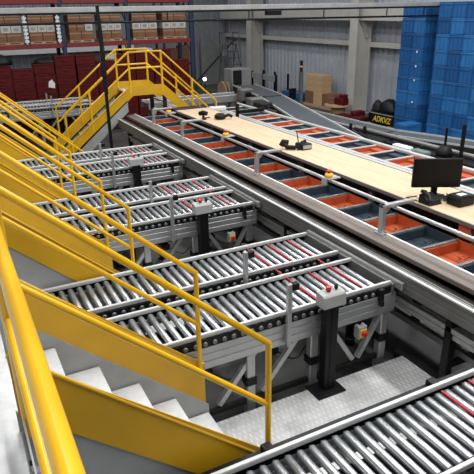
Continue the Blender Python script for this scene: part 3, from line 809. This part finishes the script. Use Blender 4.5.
for si, (xx, n, zb_) in enumerate(stacks):
    if zb_ > .02: tag(obj('crate_dolly', MB().box(xx-.28, xx+.28, 18.22, 18.60, 0, zb_), 'dark'), 'low dark dolly under the %s stack of maroon crates from the left' % (ORD[si] if si < 12 else 'last'), 'dolly', 'dollies under the maroon crates')
    for k in range(n):
        o = bpy.data.objects.new('maroon_crate', cm); COL.objects.link(o)
        jx = random.uniform(-.012, .012)
        o.location = (xx+jx, 18.41, zb_+k*chh+.001); BASE[o.name] = o.location.copy()
        tag(o, 'maroon crate, %s up, in the %s stack from the left before the rack' % (ORD[k], ORD[si] if si < 12 else 'last'), 'crate', 'maroon crates stacked before the rack')
tag(obj('paper_note', MB().prism([(2.88, 1.50), (3.06, 1.46), (3.08, 1.60), (3.0, 1.72), (2.9, 1.66)], 'y', 18.188, 18.205), 'white'), 'white paper note stuck on the maroon crates', 'note')
# dark heaps on top of crates
def heap(name, label, cat, c, rx, ry, rz, m, seed):
    rnd = random.Random(seed); mb = MB(); n = 18; rings = 6; vs = []; fs = []
    for i in range(rings+1):
        a_ = math.pi/2*i/rings
        for j in range(n):
            t_ = 2*math.pi*j/n; q = 1+rnd.uniform(-.12, .12)
            vs.append((c[0]+rx*math.cos(a_)*math.cos(t_)*q, c[1]+ry*math.cos(a_)*math.sin(t_)*q, c[2]+rz*math.sin(a_)*(1+rnd.uniform(-.06, .06))))
    for i in range(rings):
        for j in range(n): fs.append((i*n+j, i*n+(j+1) % n, (i+1)*n+(j+1) % n, (i+1)*n+j))
    fs.append(tuple(range(n-1, -1, -1)))
    mb.add(vs, fs, True)
    return tag(obj(name, mb, m), label, cat)
heap('black_bag', 'black bag heaped on the crates at the far left edge', 'bag', (1.62, 18.4, 2.19), .36, .2, .30, 'black', 1)
heap('black_bag', 'low black bag on the crates near the navy upright', 'bag', (2.95, 18.4, 2.19), .40, .2, .17, 'black', 2)
heap('wrapped_goods', 'grey film wrapped goods on the crates behind the crossover rail', 'goods', (5.0, 18.4, 2.18), .30, .2, .22, 'sheet', 3)
heap('wrapped_goods', 'pale wrapped bundle on the crates right of the landing', 'goods', (6.1, 18.4, 2.385), .32, .2, .12, 'sheet', 4)
heap('white_sack', 'white sack by the right hand rail of the crossover stair', 'sack', (6.6, 16.9, .0), .22, .2, 1.25, 'sheet', 6)

# ------------------------------------------------------------------ back corner
t = thing('cross_brace', 'diagonal X brace of bright and dark rods in the far corner', 'brace', (10.3, 26.5, 1.3))
obj('rod', MB().path([(11.0, 26.5, 3.45), (13.1, 26.5, 1.38)], .04, 8), 'alu', t, 'bright rod')
obj('rod', MB().path([(13.5, 26.5, 2.2), (11.0, 26.5, .0)], .04, 8), 'dark', t, 'dark rod')
obj('gusset', MB().bbox(12.75, 13.05, 26.45, 26.48, 1.45, 1.75, .01), 'grey_paint', t)
tag(obj('strip_curtain', MB().box(12.0, 13.3, 27.3, 27.35, 0, 2.2), 'curtain'), 'grey curtain hanging behind the X brace', 'curtain')
t = thing('corner_shelving', 'dark narrow shelving right of the rack end, with boxes', 'shelving', (8.9, 23, 0))
for xx in (8.3, 9.6):
    for yy in (22.6, 23.5): obj('upright', MB().bbox(xx-.04, xx+.04, yy-.04, yy+.04, 0, 4.2, .005), 'navy', t)
for zz in (.5, 1.5, 2.5): obj('shelf', MB().box(8.3, 9.6, 22.6, 23.5, zz, zz+.05), 'dark', t)
for i, (xx, zz, h_) in enumerate(((8.7, 1.55, .6), (9.2, 1.55, .7), (9.0, .55, .5), (8.8, 2.55, .4))):
    tag(obj('carton', MB().bbox(xx-.2, xx+.2, 22.65, 23.1, zz, zz+h_, .01), 'cardboard'), 'brown carton on the corner shelving, ' + ('left on the middle shelf', 'right on the middle shelf', 'on the bottom shelf', 'on the top shelf')[i], 'box')
# rolling ladder
t = thing('rolling_ladder', 'thin framed rolling ladder standing by the far column', 'ladder', (12.2, 24.6, 0))
for xx in (12.1, 12.8):
    obj('side_rail', MB().path([(xx, 24.0, .0), (xx, 25.0, 2.1)], .025, 8), 'steel_dull', t)
    obj('rear_leg', MB().path([(xx, 25.6, .0), (xx, 25.0, 2.1)], .025, 8), 'steel_dull', t)
    obj('hand_loop', MB().path([(xx, 24.4, .8), (xx, 24.7, 2.6), (xx, 25.3, 2.6), (xx, 25.3, 1.2)], .02, 8), 'steel_dull', t)
for k in range(7): obj('rung', MB().bbox(12.1, 12.8, 24.1+.13*k, 24.22+.13*k, .3+.29*k, .33+.29*k, .003), 'steel_dull', t)
# grey machine cabinet
t = thing('machine_cabinet', 'dark grey machine cabinet on legs before the far column', 'cabinet', (11.5, 21.8, 0))
obj('body', MB().bbox(10.76, 11.68, 21.4, 22.2, .46, 1.30, .02), 'grey_paint', t)
obj('door', MB().bbox(10.80, 11.2, 21.38, 21.40, .5, 1.26, .005), 'dark', t)
for xx in (10.82, 11.62):
    for yy in (21.46, 22.14): obj('leg', MB().bbox(xx-.05, xx+.05, yy-.05, yy+.05, 0, .46, .005), 'grey_paint', t)
obj('lower_drum', MB().lathe((11.25, 21.6, .24), [(.16, -.1), (.2, 0), (.2, .3), (.14, .35)], 16, 'y'), 'black', t)
# cable drum
def drum(name, label, c, r, w, axis, m='timber', r2=None):
    t = thing(name, label, 'cable drum', c)
    ax = {'x': (1, 0, 0), 'y': (0, 1, 0), 'z': (0, 0, 1)}[axis]
    def off(d): return tuple(c[i]+ax[i]*d for i in range(3))
    obj('flange', MB().lathe(off(0), [(r, 0), (r, .05)], 24, axis, False), m, t)
    obj('flange', MB().lathe(off(w), [(r, 0), (r, .05)], 24, axis, False), m, t)
    obj('core', MB().lathe(off(.05), [(r*.45, 0), (r*.45, w-.05)], 20, axis), m, t)
    return t
drum('cable_drum', 'upright timber cable drum left of the grey machine cabinet', (10.35, 21.6, .42), .42, .16, 'x')
drum('cable_drum', 'flat timber cable drum used as a table near the wall', (12.42, 16.35, 0), .48, .36, 'z')
# red case on the drum
t = thing('red_case', 'dark red case on the flat cable drum', 'case', (12.4, 16.1, .41))
obj('case_body', MB().bbox(12.3, 12.6, 15.95, 16.42, .411, .66, .03), 'red_bin', t)
obj('lid', MB().bbox(12.34, 12.58, 15.97, 16.2, .66, .78, .03), 'red_bin', t)
tag(obj('carton', MB().bbox(12.2, 12.45, 16.46, 16.72, .411, .63, .01), 'cardboard'), 'small brown box beside the red case on the drum', 'box')
for i, (xx, yy, w_, h_) in enumerate(((12.05, 15.55, .45, .20), (12.75, 15.62, .3, .25), (11.8, 15.05, .45, .16), (12.5, 15.15, .4, .14))):
    tag(obj('red_bag', MB().bbox(xx-.25, xx+.25, yy-w_/2, yy+w_/2, 0, h_, .05), 'red_bin'), 'flat dark red bag on the floor beside the cream column, ' + ('left', 'back', 'front', 'right')[i] + ' of the four', 'bag')
# black crate with yellow writing
t = thing('black_crate', 'large black crate with yellow writing beside the blue totes', 'crate', (12.4, 14.5, 0))
mb = MB(); mb.bbox(12.42, 13.0, 13.50, 14.68, .06, .42, .02)
for k in range(4): mb.box(12.405, 12.43, 13.52+k*.36, 13.57+k*.36, .08, .40)
obj('crate_body', mb, 'black', t)
obj('pale_rim', MB().box(12.40, 12.425, 13.50, 14.68, .38, .40), 'box_grey', t)
for yy in (13.6, 14.58): obj('skid', MB().box(12.42, 13.0, yy-.06, yy+.06, 0, .06), 'timber', t)
def text(name, s, size, mtx, m, parent):
    cu = bpy.data.curves.new(name, 'FONT'); cu.body = s; cu.size = size; cu.align_x = 'CENTER'; cu.extrude = .002; cu.shear = .25; cu.offset = .004
    tmp = bpy.data.objects.new('tmp', cu); COL.objects.link(tmp); bpy.context.view_layer.update()
    me = bpy.data.meshes.new_from_object(tmp); bpy.data.objects.remove(tmp); bpy.data.curves.remove(cu)
    mb = MB(); mb.add([tuple(mtx @ v.co) for v in me.vertices], [tuple(p.vertices) for p in me.polygons]); bpy.data.meshes.remove(me)
    return obj(name, mb, m, parent)
mtx = Matrix.Translation((12.40, 14.0, .14)) @ Matrix.Rotation(math.radians(-90), 4, 'Z') @ Matrix.Rotation(math.radians(90), 4, 'X')
text('yellow_writing', 'ADKVZ', .25, mtx, 'yellow_txt', t)
heap('black_sacks', 'crumpled black bag piled on the black crate', 'bag', (12.7, 14.0, .42), .30, .44, .42, 'black', 9)
heap('grey_bag', 'smaller grey bag leaning on the heap over the black crate', 'bag', (12.6, 14.45, .42), .16, .2, .36, 'dark', 10)

# tan cartons on pallets by the wall
t = tag(obj('pallet', MB().box(12.85, 13.5, 17.4, 19.2, 0, .03).box(12.85, 13.5, 17.4, 19.2, .07, .09).box(12.85, 12.95, 17.4, 19.2, .03, .07).box(13.4, 13.5, 17.4, 19.2, .03, .07), 'timber'), 'timber pallet below the tan cartons by the wall', 'pallet')
for i in range(2):
    for k in range(3):
        tag(obj('tan_carton', MB().bbox(12.92, 13.45, 18.16+i*.53, 18.67+i*.53, .56+k*.215, .77+k*.215, .012), 'tan_box'), 'tan carton, %s tier, %s in the pale stack against the wall' % (ORD[k], ('right', 'left')[i]), 'box', 'tan cartons by the wall')
for i in range(3):
    tag(obj('carton', MB().bbox(12.9, 13.45, 17.45+i*.58, 18.01+i*.58, .09, .555, .012), 'tan_box' if i == 1 else 'cardboard'), 'lower wide carton under the tan stack, %s from the right' % ORD[i], 'box', 'tan cartons by the wall')
tag(obj('blue_pallet', MB().bbox(12.8, 13.4, 19.5, 20.8, .0, .10, .01).bbox(12.8, 13.4, 19.5, 20.8, .18, .38, .01).bbox(12.85, 13.35, 19.6, 20.7, .09, .19, .01), 'blue'), 'blue pallets lying flat by the wall left of the tan cartons', 'pallet')
t = thing('black_rack_frame', 'low black frame with rails by the wall before the far column', 'frame', (12.9, 22.6, 0))
for yy in (21.1, 22.2, 23.2):
    for xx in (12.7, 13.3): obj('post', MB().bbox(xx-.04, xx+.04, yy-.04, yy+.04, 0, 1.0, .005), 'black', t)
obj('top_rail', MB().bbox(12.66, 12.74, 21.1, 23.2, .7, .95, .01), 'grey_paint', t)
t = thing('signal_tower', 'slim black and orange signal tower on a grey post by the belts', 'signal light', (9.6, 13.5, 0))
tx, ty = 10.2, 15.4
obj('post', MB().bbox(tx-.05, tx+.05, ty-.05, ty+.05, 0, H-1.86, .006), 'alu_dark', t)
obj('tower_body', MB().path([(tx, ty, H-1.87), (tx, ty, H-1.52)], .045, 12), 'black', t)
obj('orange_lens', MB().lathe((tx, ty, H-1.74), [(.047, 0), (.047, .06)], 12), 'orange_btn', t)
tag(obj('black_display', MB().bbox(tx-.24, tx+.02, ty+.3, ty+.34, H-2.75, H-2.40, .01).bbox(tx-.13, tx-.09, ty+.3, ty+.34, 0, H-2.7, .006), 'black'), 'small tilted black display left of the signal tower', 'display')

# ------------------------------------------------------------------ belt conveyors right of the sorter
def belt(name, label, p0, p1, w, ztop, rail='rail', fascia='grey_paint', legs=True, th=.16):
    """belt conveyor whose FAR-right edge runs p0->p1, width w to the left-near side"""
    p0 = Vector((*p0, ztop)); p1 = Vector((*p1, ztop)); d = (p1-p0).normalized(); nrm = Vector((d.y, -d.x, 0))
    if nrm.x > 0: nrm = -nrm
    t = thing(name, label, 'belt conveyor', ((p0.x+p1.x)/2, (p0.y+p1.y)/2, 0))
    c0 = p0+nrm*w/2; c1 = p1+nrm*w/2
    obj('belt_surface', MB().beam(c0-Vector((0, 0, .02)), c1-Vector((0, 0, .02)), w-.08, .03), 'belt', t)
    for s in (0, w):
        a_ = p0+nrm*s; b_ = p1+nrm*s
        obj('edge_rail', MB().beam(a_+Vector((0, 0, .01)), b_+Vector((0, 0, .01)), .03, .035), rail, t)
        obj('side_skirt', MB().beam(a_-Vector((0, 0, .01+th/2)), b_-Vector((0, 0, .01+th/2)), .03, th), fascia, t)
    L = (p1-p0).length; n = max(2, int(L/2))
    for i in range(n+1):
        for s in (.06, w-.06):
            q = p0+d*(.15+(L-.3)*i/n)+nrm*s
            obj('leg', MB().bbox(q.x-.03, q.x+.03, q.y-.03, q.y+.03, 0, ztop-.15, .004), 'dark', t)
    return t
def merge_belt():
    t = thing('belt_conveyor', 'wide grey belt conveyor merging diagonally into the sorter', 'belt conveyor', (7.6, 11, 0))
    zt = H-2.30; k = .3053
    def rx(y): return 8.59-k*(13.94-y)
    yr = 13.94-(8.59-6.74)/k; yl = 13.94-(7.88-6.74)/k
    obj('belt_surface', MB().prism([(8.59, 13.94), (6.74, yr), (6.74, yl), (7.88, 13.94)], 'z', zt-.05, zt-.01), 'belt', t)
    for (pa, pb) in (((8.59, 13.94), (6.76, yr+.05)), ((7.88, 13.94), (6.76, yl+.05))):
        a_ = Vector((*pa, zt)); b_ = Vector((*pb, zt))
        obj('edge_rail', MB().beam(a_+Vector((0, 0, .01)), b_+Vector((0, 0, .01)), .035, .045), 'rail', t)
        obj('side_skirt', MB().beam(a_-Vector((0, 0, .10)), b_-Vector((0, 0, .10)), .03, .17), 'dark', t)
    for (xx, yy) in ((8.45, 13.8), (7.95, 13.8), (7.75, 11.4), (7.15, 11.6), (7.1, 9.4)):
        obj('leg', MB().bbox(xx-.03, xx+.03, yy-.03, yy+.03, 0, zt-.1, .004), 'dark', t)
merge_belt()
belt('belt_conveyor', 'long grey belt conveyor running along the wall side towards the blue totes', (8.87, 13.2), (8.94, 9.6), .55, H-2.6, fascia='dark', th=.25)
belt('belt_conveyor', 'grey belt conveyor bending away right in front of the blue totes', (8.94, 9.58), (9.95, 6.6), .55, H-2.6, fascia='dark', th=.25)
belt('belt_conveyor', 'short grey belt conveyor at the right edge beyond the monitor', (8.46, 5.9), (8.46, 3.4), .75, H-2.35, fascia='dark')
belt('belt_conveyor', 'low grey belt conveyor farthest from the camera, before the far column', (9.15, 16.6), (8.65, 14.05), .72, H-2.3, fascia='dark')
t = thing('scanner_frame', 'black low equipment rail with upright sensors behind the tray lane', 'frame', (7.5, 7, 0))
obj('main_rail', MB().path([(7.62, 4.6, H-2.33), (7.56, 9.3, H-2.33)], .045, 12), 'alu_dark', t)
obj('carrier_beam', MB().bbox(7.30, 7.58, 4.4, 9.7, H-2.53, H-2.38, .01), 'black', t)
for yy, hh in ((9.35, .17), (8.9, .18), (8.1, .10), (7.3, .08), (6.42, .62)):
    obj('sensor_upright', MB().bbox(7.44, 7.49, yy-.025, yy+.025, H-2.45, H-2.42+hh, .005), 'black', t)
for yy in (4.8, 6.9, 9.2): obj('leg', MB().bbox(7.38, 7.46, yy-.04, yy+.04, 0, H-2.5, .005), 'black', t)
for yy, w_ in ((9.1, .35), (8.3, .4), (7.6, .3), (5.6, .25)):
    obj('drive_unit', MB().bbox(7.18, 7.42, yy-w_/2, yy+w_/2, H-2.52, H-2.36, .03), 'black', t)
t = thing('control_unit', 'white and green control unit on the frame behind the monitor', 'control unit', (7.05, 7.2, 0))
obj('white_housing', MB().bbox(6.98, 7.12, 7.15, 7.55, H-2.42, H-2.28, .015), 'white', t)
obj('green_housing', MB().bbox(6.98, 7.14, 6.75, 7.08, H-2.42, H-2.28, .02), 'green', t)
obj('stand', MB().bbox(7.02, 7.08, 7.2, 7.27, 0, H-2.42, .005).bbox(7.0, 7.1, 6.8, 7.5, H-2.44, H-2.41, .003), 'dark', t)
t = thing('pole_camera', 'black camera head with an upright rod just behind the monitor', 'camera', (7.4, 6.7, 0))
obj('rod', MB().path([(7.40, 6.72, H-2.38), (7.40, 6.72, H-1.90)], .022, 8), 'black', t)
obj('head', MB().lathe((7.40, 6.72, H-2.38), [(.14, 0), (.15, .06), (.10, .15), (.05, .19)], 14), 'black', t)
obj('stand', MB().bbox(7.20, 7.26, 6.62, 6.68, 0, H-2.38, .005).bbox(7.20, 7.42, 6.62, 6.74, H-2.40, H-2.37, .004), 'black', t)
# merge drive units at the far head of the diagonal belt
for i, (xx, yy, zz, w_, d_, h_, m_) in enumerate(((7.2, 12.6, H-2.5, .35, .45, .30, 'dark'), (7.40, 13.4, H-2.5, .4, .3, .30, 'alu_dark'), (6.95, 11.9, H-2.5, .3, .4, .22, 'dark'), (7.9, 14.9, H-2.5, .4, .3, .34, 'alu_dark'), (6.86, 11.2, H-2.5, .22, .5, .2, 'dark'))):
    t = thing('drive_unit', '%s at the head of the diagonal belt, %s from the camera' % (('dark squat gear unit', 'grey motor housing', 'dark gearbox', 'tall grey drive cabinet', 'low dark roller drive')[i], ('third', 'fourth', 'second', 'farthest', 'nearest')[i]), 'drive unit', (xx, yy, 0))
    obj('housing', MB().bbox(xx-w_/2, xx+w_/2, yy-d_/2, yy+d_/2, zz, zz+h_, .03), m_, t)
    obj('motor', MB().lathe((xx, yy-d_/2-.14, zz+h_*.6), [(.06, 0), (.075, .02), (.075, .12), (.05, .16)], 14, 'y'), 'black', t)
    obj('stand', MB().bbox(xx-.05, xx+.05, yy-.05, yy+.05, 0, zz, .005), 'dark', t)
t = thing('long_return_line', 'long pale grey conveyor frame crossing behind the sorter end', 'conveyor', (7, 16.0, 0))
obj('frame_rail', MB().bbox(5.0, 7.98, 15.15, 15.2, H-2.55, H-2.35, .01).bbox(5.0, 7.98, 15.75, 15.8, H-2.55, H-2.35, .01), 'alu', t)
obj('deck', MB().box(5.0, 7.98, 15.2, 15.75, H-2.42, H-2.40), 'alu_dark', t)
for xx in (5.2, 6.6, 7.8):
    for yy in (15.2, 15.75): obj('leg', MB().bbox(xx-.03, xx+.03, yy-.03, yy+.03, 0, H-2.5, .004), 'alu_dark', t)
t = thing('traffic_cone', 'orange and white marker cone by the drive units', 'cone', (6.9, 13.6, 0))
obj('cone_body', MB().lathe((7.0, 13.6, .0), [(.22, 0), (.22, .03), (.15, .05), (.03, 1.30)], 16), 'orange', t)
obj('white_band', MB().lathe((7.0, 13.6, .9), [(.075, 0), (.045, .22)], 16), 'white', t)
# sensor stand at the far end of the table
t = thing('sensor_stand', 'dark upright sensor stand at the far end of the plywood bench', 'sensor stand', (5.62, 11.0, 0))
obj('post', MB().bbox(5.60, 5.66, 10.95, 11.01, 0, H-1.90, .005), 'black', t)
obj('arm', MB().bbox(5.62, 6.30, 10.95, 11.0, H-2.12, H-2.04, .005), 'black', t)
# bright work lamp
tag(obj('work_lamp', MB().lathe((8.0, 18.0, H-2.18), [(.012, -.055), (.045, -.04), (.06, 0), (.045, .04), (.012, .055)], 16), 'lamp'), 'small bright white lamp by the crossover rail', 'lamp')
tag(obj('lamp_stand', MB().path([(8.0, 18.0, 0), (8.0, 18.0, H-2.27)], .025, 8), 'dark'), 'thin dark stand below the small bright lamp', 'stand')
# cartons near left behind stairs
# ------------------------------------------------------------------ lights
def area(name, loc, sx, sy, power, rot=(0, 0, 0), col=(.97, .985, 1)):
    l = bpy.data.lights.new(name, 'AREA'); l.shape = 'RECTANGLE'; l.size = sx; l.size_y = sy; l.energy = power; l.color = col
    o = bpy.data.objects.new(name, l); COL.objects.link(o); o.location = loc; o.rotation_euler = rot; return o
k = 0
for y_ in (0.5, 4.5, 8.5, 12.5, 17.0, 23.0):
    for x_ in (1.0, 5.8, 9.8):
        pw = {0.5: 150, 4.5: 150, 8.5: 120, 12.5: 90, 17.0: 45, 23.0: 70}[y_]
        area('ceiling_light', (x_, y_, 7.9), .35, 2.6, pw)
w = bpy.data.worlds.new('World'); SC.world = w; w.use_nodes = True
bg = w.node_tree.nodes['Background']; bg.inputs['Color'].default_value = (.86, .93, 1.0, 1); bg.inputs['Strength'].default_value = .20

# ------------------------------------------------------------------ camera
f_px, pitch, yaw, roll = 558.118, .387040, 1.101637, .01839
F = Vector((math.cos(yaw)*math.cos(pitch), math.sin(yaw)*math.cos(pitch), -math.sin(pitch)))
Rt = Vector((math.sin(yaw), -math.cos(yaw), 0)); Dn = Vector((-math.cos(yaw)*math.sin(pitch), -math.sin(yaw)*math.sin(pitch), -math.cos(pitch)))
Rr = math.cos(roll)*Rt+math.sin(roll)*Dn; Dr = -math.sin(roll)*Rt+math.cos(roll)*Dn
cam = bpy.data.cameras.new('camera'); cam.sensor_width = 36; cam.sensor_fit = 'HORIZONTAL'; cam.lens = 36*f_px/474; cam.clip_start = .05; cam.clip_end = 100
co_ = bpy.data.objects.new('camera', cam); COL.objects.link(co_)
mtx = Matrix((( Rr.x, -Dr.x, -F.x, 0), (Rr.y, -Dr.y, -F.y, 0), (Rr.z, -Dr.z, -F.z, H), (0, 0, 0, 1)))
co_.matrix_world = mtx
SC.camera = co_
SC.view_settings.view_transform = 'Standard'; SC.view_settings.look = 'None'; SC.view_settings.gamma = 1; SC.view_settings.use_curve_mapping = False
SC.view_settings.exposure = 0.5
